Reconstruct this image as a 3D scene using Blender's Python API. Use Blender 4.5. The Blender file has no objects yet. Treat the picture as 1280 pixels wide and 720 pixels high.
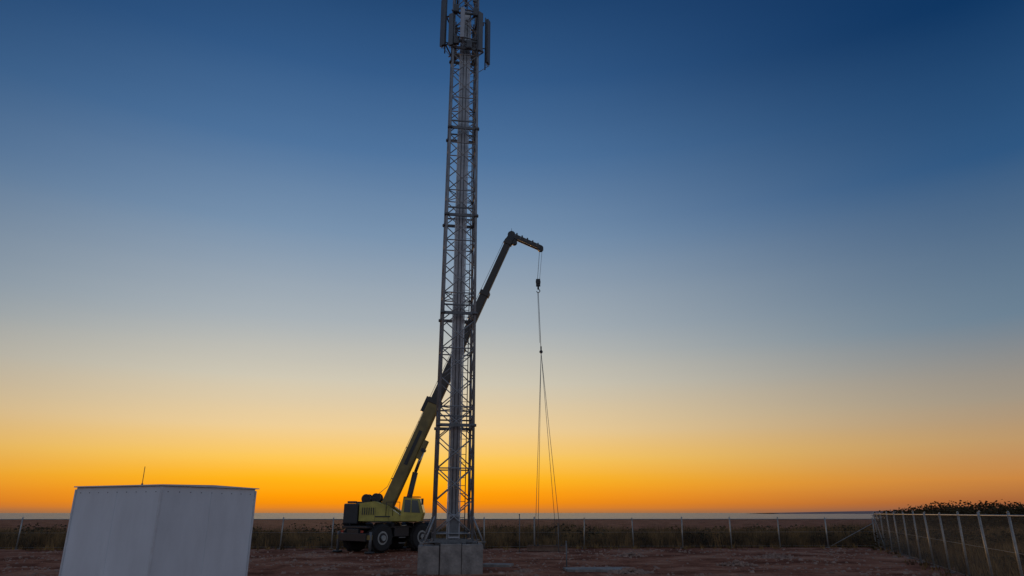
import bpy, bmesh, math, random
from mathutils import Vector, Matrix, noise
random.seed(7)
scene=bpy.context.scene
scene.view_settings.view_transform='Standard'
scene.view_settings.look='None'
scene.view_settings.exposure=0
R=math.radians
def lin(c):
    o=[]
    for v in c:
        v/=255.0
        o.append(v/12.92 if v<=0.04045 else ((v+0.055)/1.055)**2.4)
    return (o[0],o[1],o[2],1)

# ------------------------------------------------------------ materials
def mat(name,col,rough=0.7,metal=0.0,var=0.25,scale=3.0,bump=0.0,bscale=30.0,col2=None,stretch=None,spec=0.5):
    m=bpy.data.materials.new(name); m.use_nodes=True
    nt=m.node_tree; N=nt.nodes; L=nt.links
    b=N['Principled BSDF']
    b.inputs['Roughness'].default_value=rough
    b.inputs['Metallic'].default_value=metal
    b.inputs['Specular IOR Level'].default_value=spec
    tc=N.new('ShaderNodeTexCoord'); mp=N.new('ShaderNodeMapping')
    if stretch: mp.inputs['Scale'].default_value=stretch
    L.new(tc.outputs['Object'],mp.inputs['Vector'])
    n=N.new('ShaderNodeTexNoise'); n.inputs['Scale'].default_value=scale; n.inputs['Detail'].default_value=8; n.inputs['Roughness'].default_value=0.65
    L.new(mp.outputs['Vector'],n.inputs['Vector'])
    r=N.new('ShaderNodeValToRGB')
    r.color_ramp.elements[0].position=0.3; r.color_ramp.elements[1].position=0.7
    c2=col2 if col2 else tuple(c*(1-var) for c in col)
    r.color_ramp.elements[0].color=(*c2,1); r.color_ramp.elements[1].color=(*[min(1,c*(1+var*0.3)) for c in col],1)
    L.new(n.outputs['Fac'],r.inputs['Fac']); L.new(r.outputs['Color'],b.inputs['Base Color'])
    mr=N.new('ShaderNodeMapRange'); mr.inputs['To Min'].default_value=max(0,rough-0.12); mr.inputs['To Max'].default_value=min(1,rough+0.12)
    L.new(n.outputs['Fac'],mr.inputs['Value']); L.new(mr.outputs['Result'],b.inputs['Roughness'])
    if bump>0:
        n2=N.new('ShaderNodeTexNoise'); n2.inputs['Scale'].default_value=bscale; n2.inputs['Detail'].default_value=6
        L.new(tc.outputs['Object'],n2.inputs['Vector'])
        bp=N.new('ShaderNodeBump'); bp.inputs['Strength'].default_value=bump; bp.inputs['Distance'].default_value=0.05
        L.new(n2.outputs['Fac'],bp.inputs['Height']); L.new(bp.outputs['Normal'],b.inputs['Normal'])
    return m
M_galv=mat('galvanised_steel',(0.30,0.30,0.30),0.6,0.3,0.4,4,0)
M_galvd=mat('galvanised_dull',(0.16,0.16,0.16),0.65,0.3,0.4,5,0)
M_post=mat('fence_post_steel',(0.40,0.39,0.36),0.5,0.5,0.4,5,0)
M_tray=mat('tray_aluminium',(0.60,0.60,0.60),0.5,0.1,0.25,3)
M_cable=mat('cable_grey',(0.20,0.20,0.21),0.6,0,0.3,3)
M_wire=mat('mesh_wire_steel',(0.13,0.12,0.10),0.7,0.2,0.4,3)
M_antd=mat('antenna_grey',(0.11,0.12,0.13),0.5,0,0.2,3)
M_antl=mat('antenna_white',(0.38,0.39,0.41),0.5,0,0.15,3)
M_conc=mat('concrete',(0.27,0.235,0.205),0.9,0,0.6,2.2,0.6,14)
M_shed=mat('shed_paint',(0.66,0.68,0.70),0.5,0,0.16,1.1,0.05,50,stretch=(1,1,0.35))
M_shedroof=mat('shed_roof',(0.55,0.57,0.60),0.5,0.1,0.15,2)
M_seam=mat('shed_trim',(0.60,0.62,0.64),0.5,0.1,0.2,3)
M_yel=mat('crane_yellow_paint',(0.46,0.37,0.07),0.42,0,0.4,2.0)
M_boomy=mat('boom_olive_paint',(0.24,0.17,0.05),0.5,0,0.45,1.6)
M_blk=mat('black_paint',(0.025,0.025,0.027),0.45,0,0.3,4)
M_rub=mat('tyre_rubber',(0.022,0.021,0.020),0.85,0,0.3,6,0.3,30)
M_hub=mat('wheel_hub',(0.35,0.36,0.34),0.5,0.2,0.4,6)
M_glass=mat('cab_glass',(0.05,0.07,0.06),0.08,0,0.1,2,spec=1.0)
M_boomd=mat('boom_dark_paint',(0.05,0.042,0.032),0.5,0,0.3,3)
M_chrome=mat('cylinder_rod',(0.4,0.4,0.4),0.25,1,0.1,3)
M_rope=mat('wire_rope',(0.20,0.19,0.18),0.6,0.3,0.2,5)
M_rust=mat('rusty_steel',(0.20,0.12,0.08),0.8,0.1,0.5,6)
M_stone=mat('gravel_stone',(0.34,0.21,0.15),0.9,0,0.5,1.5)
M_red=mat('lamp_red',(0.35,0.03,0.02),0.4,0,0.1,3)

# ------------------------------------------------------------ mesh builder
class B:
    def __init__(s): s.bm=bmesh.new(); s.mats=[]
    def mi(s,m):
        if m not in s.mats: s.mats.append(m)
        return s.mats.index(m)
    def box(s,c,size,m,rot=None,bev=0.0):
        mt=Matrix.Translation(Vector(c))
        if rot is not None: mt=mt@rot.to_4x4()
        mt=mt@Matrix.Diagonal((size[0],size[1],size[2],1))
        r=bmesh.ops.create_cube(s.bm,size=1.0,matrix=mt)
        vs=r['verts']; i=s.mi(m)
        fs=set(f for v in vs for f in v.link_faces)
        for f in fs: f.material_index=i
        if bev>0:
            es=list(set(e for v in vs for e in v.link_edges))
            rb=bmesh.ops.bevel(s.bm,geom=es,offset=bev,segments=2,affect='EDGES',profile=0.6)
            for f in rb['faces']: f.material_index=i
    def tube(s,p0,p1,r,m,seg=6,r2=None,smooth=True,caps=True):
        p0=Vector(p0);p1=Vector(p1); d=p1-p0
        if d.length<1e-6: return
        q=d.to_track_quat('Z','Y').to_matrix().to_4x4()
        mt=Matrix.Translation((p0+p1)/2)@q
        rr=bmesh.ops.create_cone(s.bm,cap_ends=caps,cap_tris=False,segments=seg,radius1=r,radius2=r if r2 is None else r2,depth=d.length,matrix=mt)
        i=s.mi(m)
        for f in set(f for v in rr['verts'] for f in v.link_faces):
            f.material_index=i; f.smooth=smooth and len(f.verts)==4
    def beam(s,p0,p1,w,h,m,up=(0,0,1),bev=0):
        p0=Vector(p0);p1=Vector(p1); d=(p1-p0); L=d.length; z=d.normalized()
        u=Vector(up)
        if abs(z.dot(u))>0.98: u=Vector((0,1,0))
        x=u.cross(z).normalized(); y=z.cross(x)
        rot=Matrix((x,y,z)).transposed()
        s.box((p0+p1)/2,(w,h,L),m,rot,bev)
    def prism(s,pts,axis_vec,m):
        a=[s.bm.verts.new(Vector(p)) for p in pts]
        b=[s.bm.verts.new(Vector(p)+Vector(axis_vec)) for p in pts]
        i=s.mi(m); n=len(pts); fs=[s.bm.faces.new(a),s.bm.faces.new(b[::-1])]
        for k in range(n): fs.append(s.bm.faces.new((a[k],b[k],b[(k+1)%n],a[(k+1)%n])))
        for f in fs: f.material_index=i
        bmesh.ops.recalc_face_normals(s.bm,faces=fs)
    def done(s,name,parent=None,loc=None,rotz=None):
        me=bpy.data.meshes.new(name); s.bm.to_mesh(me); s.bm.free()
        for m in s.mats: me.materials.append(m)
        o=bpy.data.objects.new(name,me); scene.collection.objects.link(o)
        if parent: o.parent=parent
        if loc: o.location=loc
        if rotz is not None: o.rotation_euler=(0,0,rotz)
        return o
def empty(name,loc=(0,0,0),rotz=0):
    e=bpy.data.objects.new(name,None); scene.collection.objects.link(e); e.location=loc; e.rotation_euler=(0,0,rotz); e.empty_display_size=0.5
    return e
def rawmesh(name,v,f,mats,idx=None,parent=None):
    me=bpy.data.meshes.new(name); me.from_pydata(v,[],f)
    for m in mats: me.materials.append(m)
    if idx: me.polygons.foreach_set('material_index',idx)
    me.update()
    o=bpy.data.objects.new(name,me); scene.collection.objects.link(o)
    if parent: o.parent=parent
    return o

# ------------------------------------------------------------ camera
cam=bpy.data.cameras.new('camera'); co=bpy.data.objects.new('camera',cam); scene.collection.objects.link(co)
co.location=(0,0,2.1); co.rotation_euler=(R(90+18.23),0,0)
cam.lens=24; cam.sensor_width=36; cam.clip_end=20000; cam.clip_start=0.05
scene.camera=co

# ------------------------------------------------------------ sky
SUN_AZ=R(-11)   # from +Y toward +X
w=bpy.data.worlds.new('World'); scene.world=w; w.use_nodes=True
nt=w.node_tree; N=nt.nodes; L=nt.links; bg=N['Background']
def math_n(op,a,b=None,clamp=False):
    n=N.new('ShaderNodeMath'); n.operation=op; n.use_clamp=clamp
    for i,x in enumerate((a,b)):
        if x is None: continue
        if isinstance(x,(int,float)): n.inputs[i].default_value=x
        else: L.new(x,n.inputs[i])
    return n.outputs[0]
tc=N.new('ShaderNodeTexCoord')
nrm=N.new('ShaderNodeVectorMath'); nrm.operation='NORMALIZE'; L.new(tc.outputs['Generated'],nrm.inputs[0])
sp=N.new('ShaderNodeSeparateXYZ'); L.new(nrm.outputs[0],sp.inputs[0])
el=math_n('ARCSINE',sp.outputs['Z']); 
mpn=N.new('ShaderNodeMapping'); mpn.inputs['Scale'].default_value=(1.2,1.2,22); L.new(nrm.outputs[0],mpn.inputs['Vector'])
nz=N.new('ShaderNodeTexNoise'); nz.inputs['Scale'].default_value=1.6; nz.inputs['Detail'].default_value=4; L.new(mpn.outputs[0],nz.inputs['Vector'])
wob=math_n('MULTIPLY',math_n('SUBTRACT',nz.outputs['Fac'],0.5),0.010)
el2=math_n('ADD',el,wob)
pos=math_n('MULTIPLY',math_n('MAXIMUM',el2,0.0),1/(math.pi/2),True)
cmb=N.new('ShaderNodeCombineXYZ'); L.new(sp.outputs['X'],cmb.inputs[0]); L.new(sp.outputs['Y'],cmb.inputs[1])
nh=N.new('ShaderNodeVectorMath'); nh.operation='NORMALIZE'; L.new(cmb.outputs[0],nh.inputs[0])
dt=N.new('ShaderNodeVectorMath'); dt.operation='DOT_PRODUCT'; L.new(nh.outputs[0],dt.inputs[0]); dt.inputs[1].default_value=(math.sin(SUN_AZ),math.cos(SUN_AZ),0)
ang=math_n('ARCCOSINE',math_n('MINIMUM',math_n('MAXIMUM',dt.outputs['Value'],-1.0),1.0))
def ramp(stops):
    r=N.new('ShaderNodeValToRGB'); cr=r.color_ramp
    while len(cr.elements)<len(stops): cr.elements.new(0.5)
    for i,(e,c) in enumerate(stops):
        cr.elements[i].position=e/90.0
    for i,(e,c) in enumerate(stops): cr.elements[i].color=lin(c)
    L.new(pos,r.inputs['Fac']); return r.outputs['Color']
A=ramp([(0,(180,118,62)),(0.45,(238,136,14)),(1.3,(253,154,6)),(2.6,(255,182,26)),(4.1,(252,199,86)),(6.5,(238,206,150)),(10.2,(208,200,180)),(15.0,(168,177,183)),(22.2,(120,146,174)),(28.9,(78,115,157)),(35.2,(51,90,136)),(41,(33,70,114)),(50,(24,58,104)),(90,(40,75,125))])
Bc=ramp([(0,(115,86,80)),(0.57,(158,94,58)),(2.1,(200,132,66)),(4.5,(188,150,104)),(7.5,(160,148,131)),(12.9,(106,128,147)),(23.9,(46,86,129)),(34.2,(13,53,97)),(50,(10,40,85)),(90,(40,75,125))])
C=ramp([(0,(110,112,130)),(5,(150,150,162)),(15,(162,170,188)),(30,(150,166,190)),(50,(108,134,168)),(90,(55,86,132))])
def mr(v,a,b):
    n=N.new('ShaderNodeMapRange'); n.interpolation_type='SMOOTHSTEP'
    n.inputs['From Min'].default_value=R(a); n.inputs['From Max'].default_value=R(b); L.new(v,n.inputs['Value']); return n.outputs['Result']
def mix(f,a,b):
    n=N.new('ShaderNodeMix'); n.data_type='RGBA'; L.new(f,n.inputs['Factor']); L.new(a,n.inputs['A']); L.new(b,n.inputs['B']); return n.outputs['Result']
m1=mix(mr(ang,6,52),A,Bc); m2=mix(mr(ang,60,140),m1,C)
sky=N.new('ShaderNodeTexSky'); sky.sky_type='NISHITA'; sky.sun_disc=False; sky.sun_elevation=R(1.5); sky.sun_rotation=SUN_AZ
sc=N.new('ShaderNodeVectorMath'); sc.operation='SCALE'; L.new(sky.outputs[0],sc.inputs[0]); sc.inputs['Scale'].default_value=0.001
ad=N.new('ShaderNodeVectorMath'); ad.operation='ADD'; L.new(m2,ad.inputs[0]); L.new(sc.outputs[0],ad.inputs[1])
L.new(ad.outputs[0],bg.inputs['Color']); bg.inputs['Strength'].default_value=1.0

sl=bpy.data.lights.new('sun','SUN'); so=bpy.data.objects.new('sun',sl); scene.collection.objects.link(so)
sl.energy=0.5; sl.angle=R(0.5); sl.color=(1,0.55,0.22)
e=R(1.5); d=Vector((math.sin(SUN_AZ)*math.cos(e),math.cos(SUN_AZ)*math.cos(e),math.sin(e)))
so.rotation_euler=d.to_track_quat('Z','Y').to_euler(); so.location=(-20,60,20)

# ------------------------------------------------------------ ground
def ground_z(x,y):
    if y<0 or y>150 or abs(x)>120: return 0
    return 0.06*noise.noise(Vector((x*0.25,y*0.25,3)))+0.025*noise.noise(Vector((x*1.1,y*1.1,7)))
xs=[-9000,-2500,-700,-250,-120]+[ -60+i*0.5 for i in range(241)]+[120,250,700,2500,9000]
ys=[-2000,-500,-100,-20]+[i*0.5 for i in range(0,141)]+[80,100,150,250,500,1200,3000,9000]
v=[];f=[]
for y in ys:
    for x in xs: v.append((x,y,ground_z(x,y) if (abs(x)<59.9 and 0<y<69) else 0))
nx=len(xs)
for j in range(len(ys)-1):
    for i in range(nx-1):
        f.append((j*nx+i,j*nx+i+1,(j+1)*nx+i+1,(j+1)*nx+i))
gm=bpy.data.materials.new('red_dirt'); gm.use_nodes=True
n_=gm.node_tree; b=n_.nodes['Principled BSDF']; b.inputs['Roughness'].default_value=1.0; b.inputs['Specular IOR Level'].default_value=0.05
g=n_.nodes.new('ShaderNodeNewGeometry')
def nn(scale,det=8,rough=0.6,stretch=None):
    t=n_.nodes.new('ShaderNodeTexNoise'); t.inputs['Scale'].default_value=scale; t.inputs['Detail'].default_value=det; t.inputs['Roughness'].default_value=rough
    if stretch:
        mp=n_.nodes.new('ShaderNodeMapping'); mp.inputs['Scale'].default_value=stretch; n_.links.new(g.outputs['Position'],mp.inputs['Vector']); n_.links.new(mp.outputs[0],t.inputs['Vector'])
    else: n_.links.new(g.outputs['Position'],t.inputs['Vector'])
    return t
t1=nn(0.35,9,0.65); t2=nn(3.5,8,0.7)
r1=n_.nodes.new('ShaderNodeValToRGB'); cr=r1.color_ramp
cr.elements[0].position=0.38; cr.elements[0].color=(0.15,0.048,0.027,1)
cr.elements[1].position=0.66; cr.elements[1].color=(0.50,0.25,0.155,1)
e2=cr.elements.new(0.5); e2.color=(0.32,0.118,0.068,1)
n_.links.new(t1.outputs['Fac'],r1.inputs['Fac'])
r2=n_.nodes.new('ShaderNodeValToRGB'); r2.color_ramp.elements[0].position=0.3; r2.color_ramp.elements[0].color=(0.5,0.5,0.5,1); r2.color_ramp.elements[1].position=0.72; r2.color_ramp.elements[1].color=(1.35,1.3,1.25,1)
n_.links.new(t2.outputs['Fac'],r2.inputs['Fac'])
mx=n_.nodes.new('ShaderNodeMix'); mx.data_type='RGBA'; mx.blend_type='MULTIPLY'; mx.inputs['Factor'].default_value=1
n_.links.new(r1.outputs[0],mx.inputs['A']); n_.links.new(r2.outputs[0],mx.inputs['B']); n_.links.new(mx.outputs['Result'],b.inputs['Base Color'])
bp=n_.nodes.new('ShaderNodeBump'); bp.inputs['Strength'].default_value=0.8; bp.inputs['Distance'].default_value=0.12
n_.links.new(t2.outputs['Fac'],bp.inputs['Height']); n_.links.new(bp.outputs[0],b.inputs['Normal'])
gr=rawmesh('ground',v,f,[gm]); 
for p in gr.data.polygons: p.use_smooth=True

sm=bpy.data.materials.new('sea_water'); sm.use_nodes=True; n_=sm.node_tree; b=n_.nodes['Principled BSDF']
b.inputs['Base Color'].default_value=(0.09,0.07,0.075,1); b.inputs['Roughness'].default_value=0.3; b.inputs['Specular IOR Level'].default_value=0.35
g=n_.nodes.new('ShaderNodeNewGeometry')
t=nn(0.05,6,0.7,(1,0.25,1)); bp=n_.nodes.new('ShaderNodeBump'); bp.inputs['Strength'].default_value=0.8; bp.inputs['Distance'].default_value=5
n_.links.new(t.outputs['Fac'],bp.inputs['Height']); n_.links.new(bp.outputs[0],b.inputs['Normal'])
v=[];f=[]
sx=[-8900+i*178 for i in range(101)]
for x in sx: v.append((x,230+30*noise.noise(Vector((x*0.004,0,0)))+abs(x)*0.05,0.08))
for x in sx: v.append((x,8900,0.08))
for i in range(100): f.append((i,i+1,102+i,101+i))
rawmesh('sea',v,f,[sm])

# gravel
v=[];f=[]
def rock(cx,cy,cz,s):
    k=len(v); 
    base=[(1,0,0),(0.3,0.95,0),(-0.8,0.6,0),(-0.8,-0.6,0),(0.3,-0.95,0)]
    a=random.random()*6.28
    for bx,by,_ in base:
        q=s*random.uniform(0.75,1.2); v.append((cx+q*(bx*math.cos(a)-by*math.sin(a)),cy+q*(bx*math.sin(a)+by*math.cos(a)),cz-0.2*s))
    for bx,by,_ in base:
        q=s*random.uniform(0.4,0.8); v.append((cx+q*(bx*math.cos(a)-by*math.sin(a)),cy+q*(bx*math.sin(a)+by*math.cos(a)),cz+s*random.uniform(0.35,0.75)))
    for i in range(5): f.append((k+i,k+(i+1)%5,k+5+(i+1)%5,k+5+i))
    f.append((k+5,k+6,k+7,k+8,k+9))
for i in range(6500):
    x=random.uniform(-27,22); y=random.uniform(20,44)
    if noise.noise(Vector((x*0.2,y*0.2,9)))<-0.05 and random.random()<0.7: continue
    rock(x,y,ground_z(x,y),random.choice([0.02,0.03,0.03,0.04,0.06,0.08]) if random.random()<0.97 else 0.12)
for hx,hy,hs,n in ((4.3,27.0,0.6,300),(0.4,27.6,0.3,60),(-7.2,28.5,0.35,60),(9.5,31,0.6,120),(-4.6,27.8,0.3,80),(13,36,0.8,150),(6,37,0.7,130)):
    for i in range(n):
        a=random.random()*6.28; r=hs*random.random()
        rock(hx+r*1.5*math.cos(a),hy+r*math.sin(a),max(0,(hs-r)*0.32*random.random()),random.uniform(0.03,0.09))
rawmesh('gravel',v,f,[M_stone])

b_=B(); b_.box((0,0,0.05),(2.6,1.2,0.12),M_conc,bev=0.015); b_.done('concrete_slab',loc=(3.3,27.9,0),rotz=R(4))
b_=B(); b_.box((0,0,0.04),(1.2,0.8,0.12),M_conc,bev=0.015); b_.done('concrete_slab.001',loc=(-0.6,30.4,0),rotz=R(-12))

# ------------------------------------------------------------ shed
shed=empty('equipment_shelter',(-8.12,16.5,0),R(155))
LX,LY,H=3.05,2.9,2.62
b_=B()
b_.box((LX/2,-LY/2,H/2+0.08),(LX,LY,H),M_shed,bev=0.012)
b_.done('walls',shed)
b_=B()
b_.box((LX/2,-LY/2,0.03),(LX+0.1,LY+0.1,0.12),M_conc)
b_.done('plinth',shed)
b_=B()
b_.prism([(-0.05,0.05,H+0.083),(-0.05,-LY-0.09,H+0.083),(-0.05,-LY-0.09,H+0.105),(-0.05,-LY/2,H+0.14),(-0.05,0.05,H+0.11)],(LX+0.1,0,0),M_shedroof)
b_.done('roof',shed)
b_=B()
for s_ in (0,LX):
    b_.box((s_,0.0,H/2+0.06),(0.05,0.05,H-0.05),M_seam); b_.box((s_,-LY,H/2+0.06),(0.05,0.05,H-0.05),M_seam)
b_.box((LX*0.5,0.003,H/2+0.06),(0.008,0.008,H-0.1),M_shed)
b_.box((-0.003,-LY*0.5,H/2+0.06),(0.008,0.008,H-0.1),M_shed)
for q in range(9):
    b_.tube((LX*0.06+LX*0.11*q,-0.004,H-0.05),(LX*0.06+LX*0.11*q,0.008,H-0.05),0.012,M_galvd,6)
    b_.tube((0.004,-LY*0.06-LY*0.11*q,H-0.05),(-0.008,-LY*0.06-LY*0.11*q,H-0.05),0.012,M_galvd,6)
b_.done('corner_trim',shed)
b_=B()
b_.box((LX-0.9,-LY-0.02,1.12),(0.9,0.03,2.06),M_shed,bev=0.005)
b_.box((LX-0.55,-LY-0.045,1.15),(0.04,0.03,0.18),M_blk)
b_.done('door',shed)
b_=B(); b_.tube((2.0,-1.0,H+0.1),(2.0,-1.0,H+0.62),0.009,M_blk); b_.tube((2.0,-1.0,H+0.1),(2.0,-1.0,H+0.2),0.025,M_galvd); b_.done('whip_aerial',shed)

# ------------------------------------------------------------ telecom tower
tw=empty('telecom_tower',(-2.28,27.6,0),R(9))
Z0=1.12; Z1=27.3; W0=1.40; W1=1.10
def hw(z): return (W0+(W1-W0)*(z-Z0)/(Z1-Z0))/2
def corner(i,z):
    h=hw(z); sx_,sy_=[(-1,-1),(1,-1),(1,1),(-1,1)][i%4]; return Vector((sx_*h,sy_*h,z))
b_=B()
for i in range(4): b_.tube(corner(i,Z0),corner(i,Z1),0.055,M_galv,8)
nb=22; zs=[Z0+0.25+(Z1-Z0-0.3)*k/nb for k in range(nb+1)]
b_.done('legs',tw)
b_=B()
for k in range(nb):
    a,c=zs[k],zs[k+1]; mid=(a+c)/2
    for i in range(4):
        b_.tube(corner(i,a),corner(i+1,c),0.024,M_galv,5); b_.tube(corner(i+1,a),corner(i,c),0.024,M_galv,5)
        if k%2==0: b_.tube(corner(i,a),corner(i+1,a),0.028,M_galv,5)
    if k%4==0:
        b_.tube(corner(0,a),corner(2,a),0.02,M_galvd,5); b_.tube(corner(1,a),corner(3,a),0.02,M_galvd,5)
b_.done('bracing',tw)
b_=B()
for z in (5.35,9.9,14.3,18.6,22.9):
    for i in range(4):
        p=corner(i,z); b_.tube(p-Vector((0,0,0.05)),p+Vector((0,0,0.05)),0.115,M_galvd,8)
        b_.beam(corner(i,z),corner(i+1,z),0.07,0.12,M_galvd); b_.beam(corner(i,z+0.35),corner(i+1,z+0.35),0.05,0.06,M_galvd)
b_.done('splice_flanges',tw)
b_=B()
yy=-0.30
for sx_ in (-0.22,0.24): b_.beam((sx_,yy,Z0-0.1),(sx_,yy,Z1-2),0.045,0.08,M_tray)
b_.box((0.01,yy+0.03,(Z0+Z1-2)/2),(0.40,0.008,Z1-2-Z0),M_tray)
z=Z0+0.2
while z<Z1-2: b_.box((0.01,yy-0.015,z),(0.41,0.05,0.045),M_tray); z+=0.6
b_.done('cable_ladder',tw)
b_=B()
for i in range(8): b_.tube((-0.155+i*0.047,yy-0.06,Z0-0.6),(-0.155+i*0.047,yy-0.06,Z1-2.6-0.15*(i%3)),0.021,M_tray if i not in (2,5) else M_cable,6)
b_.done('feeder_cables',tw)
b_=B()
for sx_ in (0.12,0.5): b_.tube((sx_,0.35,Z0),(sx_,0.35,Z1-1),0.02,M_galvd,5)
z=Z0+0.2
while z<Z1-1: b_.tube((0.12,0.35,z),(0.5,0.35,z),0.012,M_galvd,4); z+=0.3
b_.done('climbing_ladder',tw)
b_=B()
for i in range(4):
    p=corner(i,Z0); b_.box((p.x,p.y,Z0-0.03),(0.38,0.38,0.05),M_galvd); b_.beam(corner(i,Z0-0.01),corner(i+1,Z0-0.01),0.14,0.12,M_galvd)
    o=Vector((p.x*1.5,p.y*1.5,Z0)); b_.tube(o,corner(i,Z0+0.9),0.035,M_galv,6)
    b_.box((o.x,o.y,Z0-0.035),(0.22,0.22,0.04),M_galvd)
b_.box((0.02,-0.5,Z0+0.5),(0.42,0.25,0.85),M_antl,bev=0.02)
b_.box((0.02,-0.63,Z0+0.5),(0.34,0.02,0.7),M_galvd)
b_.done('base_frame',tw)
b_=B(); c_=B(); r_=B()
for zf in (23.3,24.9):
    for k in range(6):
        a0=R(60*k+8); a1=R(60*k+68); rr=0.92
        b_.tube((rr*math.cos(a0),rr*math.sin(a0),zf),(rr*math.cos(a1),rr*math.sin(a1),zf),0.035,M_galvd,6)
    for i in range(4):
        p=corner(i,zf); b_.tube(p,p*1.0+Vector((p.x*0.25,p.y*0.25,0)),0.035,M_galvd,6)
        b_.beam(corner(i,zf),corner(i+1,zf),0.08,0.08,M_galvd)
def panel(bd,x,y,z,h,wd,ang_,m,dep=0.14):
    rot=Matrix.Rotation(ang_,3,'Z')
    bd.box((x,y,z),(wd,dep,h),m,rot,bev=0.03)
    o=rot@Vector((0,0.14,0))
    bd.tube((x+o.x,y+o.y,z-h*0.62),(x+o.x,y+o.y,z+h*0.58),0.032,M_galvd,6)
    for dz in (-h*0.35,h*0.35): bd.box((x+o.x/2,y+o.y/2,z+dz),(0.1,0.12,0.1),M_galvd,rot)
    for q in (-0.06,0,0.06): 
        bd.tube((x+q,y,z-h/2-0.14),(x+q,y,z-h/2),0.014,M_cable,5)
    bd.tube((x+0.04,y,z-h/2-0.13),(x*0.4,y*0.4,z-h/2-0.7),0.015,M_cable,5)
P=[(-1.06,-0.25,24.5,2.7,0.32,R(-50),M_antd),(-0.70,-0.66,23.8,1.8,0.24,R(-30),M_antd),(-0.2,-0.98,24.0,1.7,0.20,R(-8),M_antl),
   (0.66,-0.72,23.8,2.2,0.26,R(35),M_antd),(1.12,-0.05,23.8,2.5,0.28,R(60),M_antd),
   (0.55,0.85,24.2,2.0,0.24,R(150),M_antd),(-0.45,0.92,24.3,2.0,0.24,R(200),M_antd)]
for p in P:
    panel(c_,*p); x,y=p[0],p[1]
    for zf in (23.4,24.9): c_.tube((x*0.95,y*0.95,zf),(x*0.5,y*0.5,zf),0.03,M_galvd,5)
for (x,y,z) in ((-0.45,-0.7,23.2),(0.15,-0.72,23.0),(0.45,-0.7,24.9),(-0.5,-0.7,25.0)):
    r_.box((x,y,z),(0.26,0.18,0.42),M_antd,bev=0.02)
    for q in range(5): r_.box((x-0.10+q*0.05,y-0.1,z),(0.012,0.03,0.36),M_galvd)
b_.done('antenna_head_frame',tw); c_.done('panel_antennas',tw); r_.done('radio_units',tw)
b_=B()
b_.tube((0,0,Z1-1.5),(0,0,Z1+2.2),0.06,M_galvd,8); b_.tube((-0.45,-0.5,Z1-2),(-0.45,-0.5,Z1+1.4),0.035,M_galvd,6)
for (x,z) in ((-0.42,26.3),(0.38,26.2),(0.0,26.6)): panel(b_,x,-0.75,z,1.5,0.2,0,M_antd,0.12)
b_.tube((0,0,Z1+2.2),(0,0,Z1+3.4),0.012,M_galv,5); b_.tube((0,0,Z1+2.2),(0,0,Z1+2.35),0.08,M_red,8)
b_.done('top_mast',tw)

rotb=R(5)
for j in range(2):
    for i in range(3):
        b_=B(); h=1.06 if (i!=0 or j) else 0.98
        b_.box((0,0,h/2),(0.77,1.1,h),M_conc,bev=0.03)
        b_.tube((-0.2,0,h),(-0.2,0,h+0.06),0.02,M_rust,5); b_.tube((0.2,0,h),(0.2,0,h+0.06),0.02,M_rust,5); b_.tube((-0.2,0,h+0.06),(0.2,0,h+0.06),0.02,M_rust,5)
        x=-0.8+i*0.8; y=-0.57+j*1.15
        X=-2.33+x*math.cos(rotb)-y*math.sin(rotb); Y=27.6+x*math.sin(rotb)+y*math.cos(rotb)
        b_.done('concrete_block',loc=(X,Y,ground_z(X,Y)-0.03 if j or i else -0.02),rotz=rotb+R(random.uniform(-2,2)))

# ------------------------------------------------------------ mobile crane
SC=0.975
CX,CY=-7.2,42.0
cr_=empty('mobile_crane',(CX,CY,0),0); cr_.scale=(SC,SC,SC)
ch=empty('chassis',(0,0,0),R(50)); ch.parent=cr_
b_=B()
b_.box((0,0,1.05),(5.2,1.0,0.5),M_blk,bev=0.03)
b_.box((0,0,1.38),(5.0,2.3,0.12),M_blk,bev=0.02)
for sx_ in (-2.45,2.45):
    b_.box((sx_,0,0.85),(0.35,2.5,0.42),M_blk,bev=0.02)
    for sy_ in (-1,1):
        b_.beam((sx_,sy_*1.2,0.85),(sx_,sy_*1.5,0.85),0.24,0.2,M_boomy,up=(1,0,0)); b_.tube((sx_,sy_*1.45,0.12),(sx_,sy_*1.45,1.15),0.08,M_galvd,8)
        b_.tube((sx_,sy_*1.45,0.02),(sx_,sy_*1.45,0.12),0.28,M_blk,12)
for sx_ in (-1.5,1.5):
    for sy_ in (-1.05,1.05):
        b_.box((sx_,sy_*1.0,1.66),(1.3,0.6,0.05),M_blk,bev=0.01)
        b_.box((sx_+0.72,sy_,1.5),(0.05,0.6,0.25),M_blk,Matrix.Rotation(R(35),3,'Y'))
        b_.box((sx_-0.72,sy_,1.5),(0.05,0.6,0.25),M_blk,Matrix.Rotation(R(-35),3,'Y'))
b_.box((0.0,-1.0,1.1),(1.1,0.5,0.5),M_blk,bev=0.03); b_.box((0.0,1.0,1.1),(1.1,0.5,0.5),M_blk,bev=0.03)
for z in (0.5,0.8): b_.box((0,-1.3,z),(0.5,0.04,0.05),M_galvd)
for sy_ in (-0.9,0.9): b_.box((-2.62,sy_,1.15),(0.04,0.2,0.12),M_red)
b_.tube((0,0,1.4),(0,0,1.58),0.75,M_blk,24)
b_.done('frame',ch)
b_=B()
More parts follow.
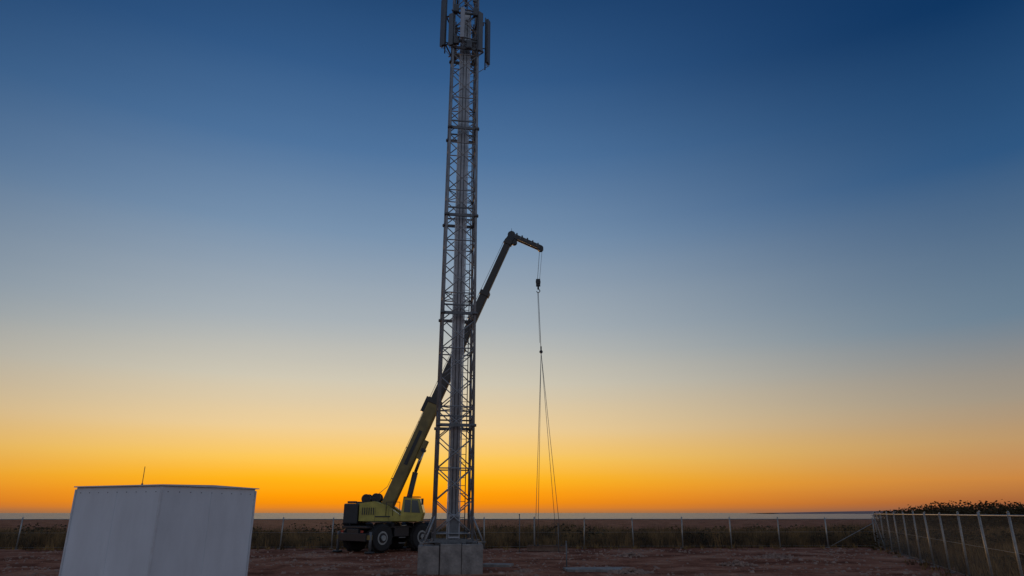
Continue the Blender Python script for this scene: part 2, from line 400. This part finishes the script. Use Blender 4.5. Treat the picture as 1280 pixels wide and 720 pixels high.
for sx_ in (-1.5,1.5):
    b_.tube((sx_,-1.0,0.80),(sx_,1.0,0.80),0.14,M_blk,10)
    for sy_ in (-1,1):
        y0,y1=sy_*0.80,sy_*1.36
        c=[(y0,0.64),(y0+sy_*0.05,0.76),(y0+sy_*0.12,0.80),(y1-sy_*0.12,0.80),(y1-sy_*0.05,0.76),(y1,0.64)]
        for k in range(5):
            b_.tube((sx_,c[k][0],0.80),(sx_,c[k+1][0],0.80),c[k][1],M_rub,32,c[k+1][1],caps=(k in(0,4)))
        for k in range(26):
            a=k/26*2*math.pi; px,pz=sx_+0.8*math.cos(a),0.80+0.8*math.sin(a)
            b_.box((px,sy_*1.08,pz),(0.05,0.42,0.07),M_rub,Matrix.Rotation(-a,3,'Y')@Matrix.Rotation(R(20 if k%2 else -20),3,'X'))
        b_.tube((sx_,y1-sy_*0.02,0.80),(sx_,y1+sy_*0.012,0.80),0.36,M_hub,24)
        b_.tube((sx_,y1+sy_*0.012,0.80),(sx_,y1+sy_*0.03,0.80),0.27,M_blk,20)
        b_.tube((sx_,y1,0.80),(sx_,y1+sy_*0.12,0.80),0.15,M_hub,12)
b_.done('wheels',ch)
up_=empty('superstructure',(0,0,0),R(-3)); up_.parent=cr_
b_=B()
b_.prism([(-1.5,-1.15,1.7),(1.9,-1.15,1.7),(1.9,-1.15,1.9),(0.9,-1.15,2.05),(0.1,-1.15,2.55),(-0.6,-1.15,2.8),(-1.5,-1.15,2.7)],(0,0.55,0),M_yel)
b_.prism([(-1.5,0.6,1.7),(1.9,0.6,1.7),(1.9,0.6,1.9),(0.9,0.6,2.05),(0.1,0.6,2.55),(-0.6,0.6,2.8),(-1.5,0.6,2.7)],(0,0.55,0),M_yel)
b_.box((0.1,0,1.74),(3.4,1.19,0.2),M_yel)
b_.box((-1.0,0,2.2),(0.9,1.19,0.7),M_blk)
for q in range(6): b_.box((-1.3+q*0.13,-1.16,2.25),(0.05,0.03,0.4),M_blk)
b_.box((-0.1,-1.165,1.95),(0.9,0.03,0.06),M_blk)
for xx in (-0.55,0.25): b_.box((xx,-1.156,2.1),(0.012,0.014,0.75),M_blk)
for q in range(6): b_.tube((-1.4+q*0.16,-0.95,2.75),(-1.4+q*0.16,-0.95,3.1),0.012,M_blk,4)
b_.tube((-1.4,-0.95,3.1),(-0.6,-0.95,3.1),0.015,M_blk,4)
b_.done('turntable_body',up_)
b_=B(); b_.box((-1.98,0,2.1),(0.85,2.5,1.15),M_blk,bev=0.08); b_.box((-1.98,-1.0,2.75),(0.5,0.3,0.12),M_blk,bev=0.02); b_.box((-1.98,0.9,2.75),(0.5,0.3,0.12),M_blk,bev=0.02); b_.done('counterweight',up_)
b_=B()
for x,z in ((-1.35,2.95),(-0.75,3.0)):
    b_.tube((x,-0.32,z),(x,0.32,z),0.2,M_rope,14); b_.tube((x,-0.36,z),(x,-0.32,z),0.28,M_blk,14); b_.tube((x,0.32,z),(x,0.36,z),0.28,M_blk,14)
b_.done('winches',up_)
b_=B()
x0,x1=1.0,2.15; y0=-1.25; 
b_.prism([(x0,y0,1.7),(x1,y0,1.7),(x1+0.12,y0,2.15),(x1-0.12,y0,2.95),(x0+0.1,y0,3.02),(x0,y0,2.2)],(0,0.85,0),M_yel)
b_.prism([(x0+0.16,y0-0.012,2.2),(x1-0.03,y0-0.012,2.15),(x1-0.2,y0-0.012,2.85),(x0+0.2,y0-0.012,2.88)],(0,0.01,0),M_glass)
b_.prism([(x1+0.135,y0+0.06,2.17),(x1-0.09,y0+0.06,2.9),(x1-0.09,y0+0.79,2.9),(x1+0.135,y0+0.79,2.17)],(0.012,0,0.004),M_glass)
b_.box((x0+0.58,y0-0.02,2.5),(0.05,0.02,0.74),M_yel)
b_.box((x0+0.55,y0+0.42,3.04),(0.9,0.75,0.05),M_blk)
b_.tube((x0+0.3,y0+0.3,3.05),(x0+0.3,y0+0.3,3.2),0.05,M_red,8)
b_.beam((x1+0.1,y0-0.1,2.6),(x1+0.1,y0-0.1,2.95),0.12,0.04,M_blk); b_.tube((x1,y0,2.9),(x1+0.1,y0-0.1,2.9),0.015,M_blk,5)
for q in range(3): b_.tube((x0-0.9+q*0.4,-1.2,2.0),(x0-0.9+q*0.4,-1.2,2.75),0.018,M_blk,5)
b_.tube((x0-0.9,-1.2,2.75),(x0-0.1,-1.2,2.75),0.018,M_blk,5)
b_.done('operator_cab',up_)
bd=Vector((0.394,0,0.919)).normalized(); pv=Vector((-0.1,0,2.55)); pn=Vector((-bd.z,0,bd.x))
def bp_(s,o=0,y=0): return pv+bd*s+pn*o+Vector((0,y,0))
b_=B()
def section(s0,s1,h,wd,m,col=True):
    b_.beam(bp_(s0),bp_(s1),wd,h,m,up=tuple(pn),bev=min(h,wd)*0.18)
    if col:
        b_.beam(bp_(s1-0.3),bp_(s1+0.02),wd+0.08,h+0.1,M_boomd,up=tuple(pn),bev=0.03)
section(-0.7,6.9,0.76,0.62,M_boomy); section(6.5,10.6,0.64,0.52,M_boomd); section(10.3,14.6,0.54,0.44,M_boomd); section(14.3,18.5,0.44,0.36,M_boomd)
for s_ in (2.6,): b_.beam(bp_(s_,0,-0.325),bp_(s_+2.2,0,-0.325),0.02,0.2,M_blk,up=tuple(pn))
b_.beam(bp_(3.2,-0.52),bp_(4.4,-0.52),0.4,0.3,M_boomy,up=tuple(pn),bev=0.03)
b_.beam(bp_(5.9,0.5),bp_(6.9,0.5),0.3,0.22,M_blk,up=tuple(pn),bev=0.02)
for s_ in (1.5,3.5,5.2,8.5,10.5,12.5,14.5): b_.beam(bp_(s_,0.36-0.012*s_),bp_(s_+0.06,0.36-0.012*s_),0.2,0.25,M_blk,up=tuple(pn))
b_.done('boom',up_)
b_=B()
b_.tube((0.95,0,1.85),(1.5,0,4.5),0.17,M_boomd,12); b_.tube((1.5,0,4.5),tuple(bp_(3.8,-0.6)),0.10,M_chrome,10)
b_.tube(tuple(bp_(3.8,-0.6,-0.3)),tuple(bp_(3.8,-0.6,0.3)),0.12,M_blk,10); b_.tube((0.95,-0.4,1.85),(0.95,0.4,1.85),0.16,M_blk,10)
b_.done('lift_cylinder',up_)
b_=B()
tip=bp_(18.5); j1=Vector((9.30,0,18.95))
q=tip+bd*0.45
b_.beam(bp_(18.2,0.05),q+Vector((0.1,0,0)),0.4,0.5,M_blk,up=tuple(pn),bev=0.04)
for y in (-0.17,0.17):
    b_.beam(q+Vector((-0.1,y,0.02)),j1+Vector((0,y,0.04)),0.30,0.05,M_boomd,up=(0,1,0))
jd=(j1-q).normalized()
for k in range(5):
    p=q+jd*(0.3+0.4*k); b_.tube(p+Vector((0,-0.22,0.05)),p+Vector((0,0.22,0.05)),0.07,M_galvd,10)
    b_.box(p+Vector((0.1,0,0.2)),(0.09,0.3,0.08),M_blk)
for p,r in ((j1,0.2),(q,0.26),(tip+Vector((0.35,0,-0.1)),0.2)):
    for y in (-0.12,0,0.12): b_.tube(p+Vector((0,y-0.03,0)),p+Vector((0,y+0.03,0)),r,M_blk,18)
b_.tube(q+Vector((0,0,0.2)),q+Vector((0,0,0.5)),0.012,M_blk,4)
b_.done('boom_head',up_)
b_=B()
b_.tube((-0.75,0.03,3.2),tuple(bp_(1.0,0.5)),0.016,M_rope,5); b_.tube(tuple(bp_(1.0,0.5)),tuple(bp_(18.4,0.32)),0.014,M_rope,5)
hk=Vector((9.12,0,16.45))
for y,xo in ((-0.09,-0.05),(0.09,-0.05),(0,0.12)): b_.tube(j1+Vector((xo,y,0)),hk+Vector((xo*0.8,y,0.3)),0.012,M_rope,5)
b_.done('hoist_rope',up_)
b_=B()
b_.box(hk+Vector((0,-0.09,0.1)),(0.28,0.04,0.48),M_blk,bev=0.015); b_.box(hk+Vector((0,0.09,0.1)),(0.28,0.04,0.48),M_blk,bev=0.015)
b_.tube(hk+Vector((0,-0.16,0.15)),hk+Vector((0,0.16,0.15)),0.16,M_blk,16)
b_.tube(hk+Vector((0,0,-0.14)),hk+Vector((0,0,-0.36)),0.06,M_blk,8)
prev=None
for k in range(10):
    a=R(90-k*29); p=hk+Vector((0.11*math.cos(a),0,-0.47+0.11*math.sin(a)))
    if prev: b_.tube(prev,p,0.028,M_blk,6)
    prev=p
b_.done('hook_block',up_)
b_=B()
top=hk+Vector((0,0,-0.58)); ring=Vector((9.25,0,11.9))
b_.tube(top,ring,0.02,M_rope,5); b_.tube(top+Vector((-0.05,0.05,0)),ring+Vector((-0.08,0.05,0.6)),0.012,M_rope,5)
b_.tube(ring+Vector((0,-0.03,0)),ring+Vector((0,0.03,0)),0.11,M_blk,12); b_.box(ring+Vector((0,0,0.2)),(0.09,0.09,0.3),M_blk)
for gx,gy in ((8.45,-0.6),(8.6,0.55),(9.98,-0.55),(9.72,0.6)):
    b_.tube(ring,(gx+0.3,gy,0.32),0.015,M_rope,5); b_.box((gx+0.3,gy,0.32),(0.1,0.06,0.16),M_blk)
b_.done('lifting_slings',up_)
ang0=R(-3)
lx=CX+SC*9.47*math.cos(ang0); ly=CY+SC*9.47*math.sin(ang0)
b_=B()
for s_ in (-0.62,0.62):
    b_.box((0,s_,0.2),(2.3,0.04,0.22),M_rust); b_.box((0,s_,0.32),(2.3,0.16,0.02),M_rust); b_.box((0,s_,0.08),(2.3,0.16,0.02),M_rust)
for s_ in (-1.1,-0.4,0.4,1.1): b_.box((s_,0,0.2),(0.08,1.2,0.14),M_rust)
b_.done('steel_skid_frame',loc=(lx,ly,0),rotz=ang0)
def stake(x,y,h,r=0.03,m=M_galvd):
    b_=B(); b_.tube((0,0,-0.1),(0,0,h),r,m,6); b_.tube((0,0,h),(0,0,h+0.04),r*1.5,m,6); b_.box((0,0,0.0),(0.2,0.2,0.04),M_conc); return b_.done('survey_stake',loc=(x,y,0))
stake(0.42,40.5,2.0); stake(2.15,28.9,1.0); stake(2.55,40.0,1.5,0.025); stake(-3.6,29.6,0.8,0.025)

# ------------------------------------------------------------ chain-link fences
def fence(p0,p1,h,sp,tilt_seed,post_m=M_post,pitch=0.085,wr=0.003,pr=0.042):
    p0=Vector((*p0,0));p1=Vector((*p1,0)); d=p1-p0; Ln=d.length; u=d.normalized()
    root=empty('chain_link_fence',p0,math.atan2(u.y,u.x))
    rnd=random.Random(tilt_seed)
    b_=B(); k=0; s_=0
    while s_<=Ln+0.01:
        hh=h+rnd.uniform(-0.03,0.05); dx=rnd.uniform(-0.06,0.06)
        b_.tube((s_,0,-0.1),(s_+dx,rnd.uniform(-0.03,0.03),hh+0.08),pr,post_m,8); b_.tube((s_+dx,0,hh+0.08),(s_+dx,0,hh+0.12),pr*1.2,post_m,8,0.01)
        b_.tube((s_,0,-0.02),(s_,0,0.04),0.16,M_conc,8)
        s_+=sp; k+=1
    b_.done('posts',root)
    b_=B(); b_.tube((0,0,h),(Ln,0,h),0.022,post_m,6); 
    for z in (0.12,h*0.55): b_.tube((0,-0.03,z),(Ln,-0.03,z),0.006,post_m,4)
    b_.tube((0,0,h*0.9),(sp,0,0.1),0.022,post_m,6); b_.tube((Ln,0,h*0.9),(Ln-sp,0,0.1),0.022,post_m,6)
    b_.done('rails',root)
    v=[];f=[]
    def wire(a,c):
        k=len(v)
        for (x,z) in (a,c):
            v.append((x-wr,-0.045,z));v.append((x+wr,-0.045,z));v.append((x,-0.045+wr*1.7,z))
        f.extend([(k,k+1,k+4,k+3),(k+1,k+2,k+5,k+4),(k+2,k,k+3,k+5)])
    x=0
    while x<Ln-h:
        wire((x,0.05),(x+h-0.05,h)); wire((x+h-0.05,0.05),(x,h)); x+=pitch
    for o in range(int(h/pitch)):
        q=o*pitch; wire((0,0.05+q),(h-0.05-q,h)); wire((0,h-q),(h-0.05-q,0.05))
        wire((Ln,0.05+q),(Ln-h+0.05+q,h)); wire((Ln,h-q),(Ln-h+0.05+q,0.05))
    rawmesh('mesh_wire',v,f,[M_wire],parent=root)
    return root
FL=(-36,43.5); FR=(23.4,46.5); FN=(6.9,2.5)
fence(FL,FR,1.72,3.12,1,wr=0.0025)
fence(FR,FN,2.03,2.95,2,wr=0.0018,pitch=0.1,pr=0.036)

# ------------------------------------------------------------ scrub
def leafmat(name,a,c,sc_=0.6):
    m=bpy.data.materials.new(name); m.use_nodes=True; n_=m.node_tree; b=n_.nodes['Principled BSDF']; b.inputs['Roughness'].default_value=0.85; b.inputs['Specular IOR Level'].default_value=0.1
    g=n_.nodes.new('ShaderNodeNewGeometry'); t=n_.nodes.new('ShaderNodeTexNoise'); t.inputs['Scale'].default_value=sc_; t.inputs['Detail'].default_value=9; t.inputs['Roughness'].default_value=0.7; n_.links.new(g.outputs['Position'],t.inputs['Vector'])
    r=n_.nodes.new('ShaderNodeValToRGB'); r.color_ramp.elements[0].position=0.42; r.color_ramp.elements[1].position=0.62
    r.color_ramp.elements[0].color=(*a,1); r.color_ramp.elements[1].color=(*c,1); n_.links.new(t.outputs['Fac'],r.inputs['Fac']); n_.links.new(r.outputs[0],b.inputs['Base Color'])
    return m
M_s1=leafmat('dry_grass',(0.055,0.032,0.014),(0.36,0.21,0.08)); M_s2=leafmat('scrub_leaf',(0.03,0.022,0.01),(0.10,0.07,0.03))
v=[];f=[];idx=[]
def tuft(x,y,h,n,sprd,lean=0.35):
    for i in range(n):
        a=random.random()*6.283; r=random.random()*sprd; bx=x+r*math.cos(a); by=y+r*math.sin(a); hh=h*random.uniform(0.55,1.05)
        w_=random.uniform(0.012,0.03); a2=random.random()*6.283; tx=bx+hh*lean*random.uniform(-1,1); ty=by+hh*lean*random.uniform(-1,1)
        k=len(v); v.extend([(bx-w_*math.cos(a2),by-w_*math.sin(a2),0),(bx+w_*math.cos(a2),by+w_*math.sin(a2),0),(tx,ty,hh)]); f.append((k,k+1,k+2)); idx.append(0)
def bush(x,y,h,n,ls=0.09):
    for i in range(n):
        a=random.random()*6.283; r=h*0.75*math.sqrt(random.random()); z=h*random.uniform(0.05,1)*(1-0.35*(r/h)**2)
        c=Vector((x+r*math.cos(a),y+r*math.sin(a),z)); q=Matrix.Rotation(random.random()*6.28,3,'Z')@Matrix.Rotation(random.random()*3.14,3,'X'); s_=ls*random.uniform(0.6,1.3)
        k=len(v); 
        for p in ((-s_,-s_*0.5,0),(s_,-s_*0.5,0),(s_*0.4,s_*0.6,0),(-s_*0.5,s_*0.6,0)): v.append(tuple(c+q@Vector(p)))
        f.append((k,k+1,k+2,k+3)); idx.append(1)
def back_y(x): return FL[1]+(x-FL[0])/(FR[0]-FL[0])*(FR[1]-FL[1])
for i in range(9500):
    x=random.uniform(-52,48); dd=random.random()**1.4*16; y=(back_y(min(x,23)))+0.5+dd
    hN=0.9+0.7*noise.noise(Vector((x*0.12,y*0.12,1)))+0.4*noise.noise(Vector((x*0.6,y*0.6,5)))
    tuft(x,y,max(0.35,min(1.65,hN+0.2)),10,0.3)
for i in range(300):
    x=random.uniform(-52,48); y=back_y(min(x,23))+1.0+random.random()*14
    bush(x,y,random.uniform(0.6,1.35)*(1+0.25*noise.noise(Vector((x*0.1,0,0)))),110)
dx_,dy_=FN[0]-FR[0],FN[1]-FR[1]; ln=math.hypot(dx_,dy_); nxx,nyy=-dy_/ln,dx_/ln
for i in range(4800):
    t=random.random(); px=FR[0]+dx_*t; py=FR[1]+dy_*t; o=0.4+random.random()**1.3*26
    x=px+o*nxx; y=py+o*nyy
    if y<4: continue
    tuft(x,y,random.uniform(0.35,0.95)*(1+0.4*noise.noise(Vector((x*0.2,y*0.2,2)))),10,0.3)
for i in range(200):
    t=random.random(); px=FR[0]+dx_*t; py=FR[1]+dy_*t; o=2+random.random()*26
    bush(px+o*nxx,py+o*nyy+(8 if t<0.3 else 0),random.uniform(0.5,1.2),110)
for i in range(260):
    x=random.uniform(-30,22); tuft(x,back_y(x)-random.random()**2*1.6-0.1,random.uniform(0.1,0.4),7,0.15)
for i in range(90):
    t=random.random(); tuft(FR[0]+dx_*t-random.random()*0.8,FR[1]+dy_*t,random.uniform(0.1,0.4),7,0.15)
rawmesh('scrub',v,f,[M_s1,M_s2],idx)

v=[];f=[];idx=[]
for i in range(150):
    t=random.random(); yy_=random.uniform(95,125); rx=0.515+0.36*t; x=rx*yy_
    h=2.3+1.1*min(1,t*2.5)+random.uniform(-0.6,0.7)+0.9*noise.noise(Vector((x*0.15,0,4)))
    for j in range(3):
        a=random.random()*6.28; v.extend([(x-0.06,yy_,0),(x+0.06,yy_,0),(x+0.5*math.cos(a),yy_+0.5*math.sin(a),h*0.7)]); f.append((len(v)-3,len(v)-2,len(v)-1)); idx.append(1)
    bush(x,yy_,h,220,0.17)
rawmesh('distant_trees',v,f,[M_s1,M_s2],idx)
M_hill=mat('hazy_hill',(0.42,0.27,0.23),1.0,0,0.2,0.01,spec=0.0)  # distance haze is put into the base colour of the hills
v=[];f=[]
n=120
for i in range(n+1):
    x=560+i*22; h=2+12*max(0,noise.noise(Vector((x*0.0022,2.3,0)))+0.35)*min(1,i/25)
    v.append((x,1500,0)); v.append((x,1560,h)); v.append((x,1750,0))
for i in range(n):
    k=i*3; f.append((k,k+3,k+4,k+1)); f.append((k+1,k+4,k+5,k+2))
rawmesh('hills',v,f,[M_hill])
print('DONE')
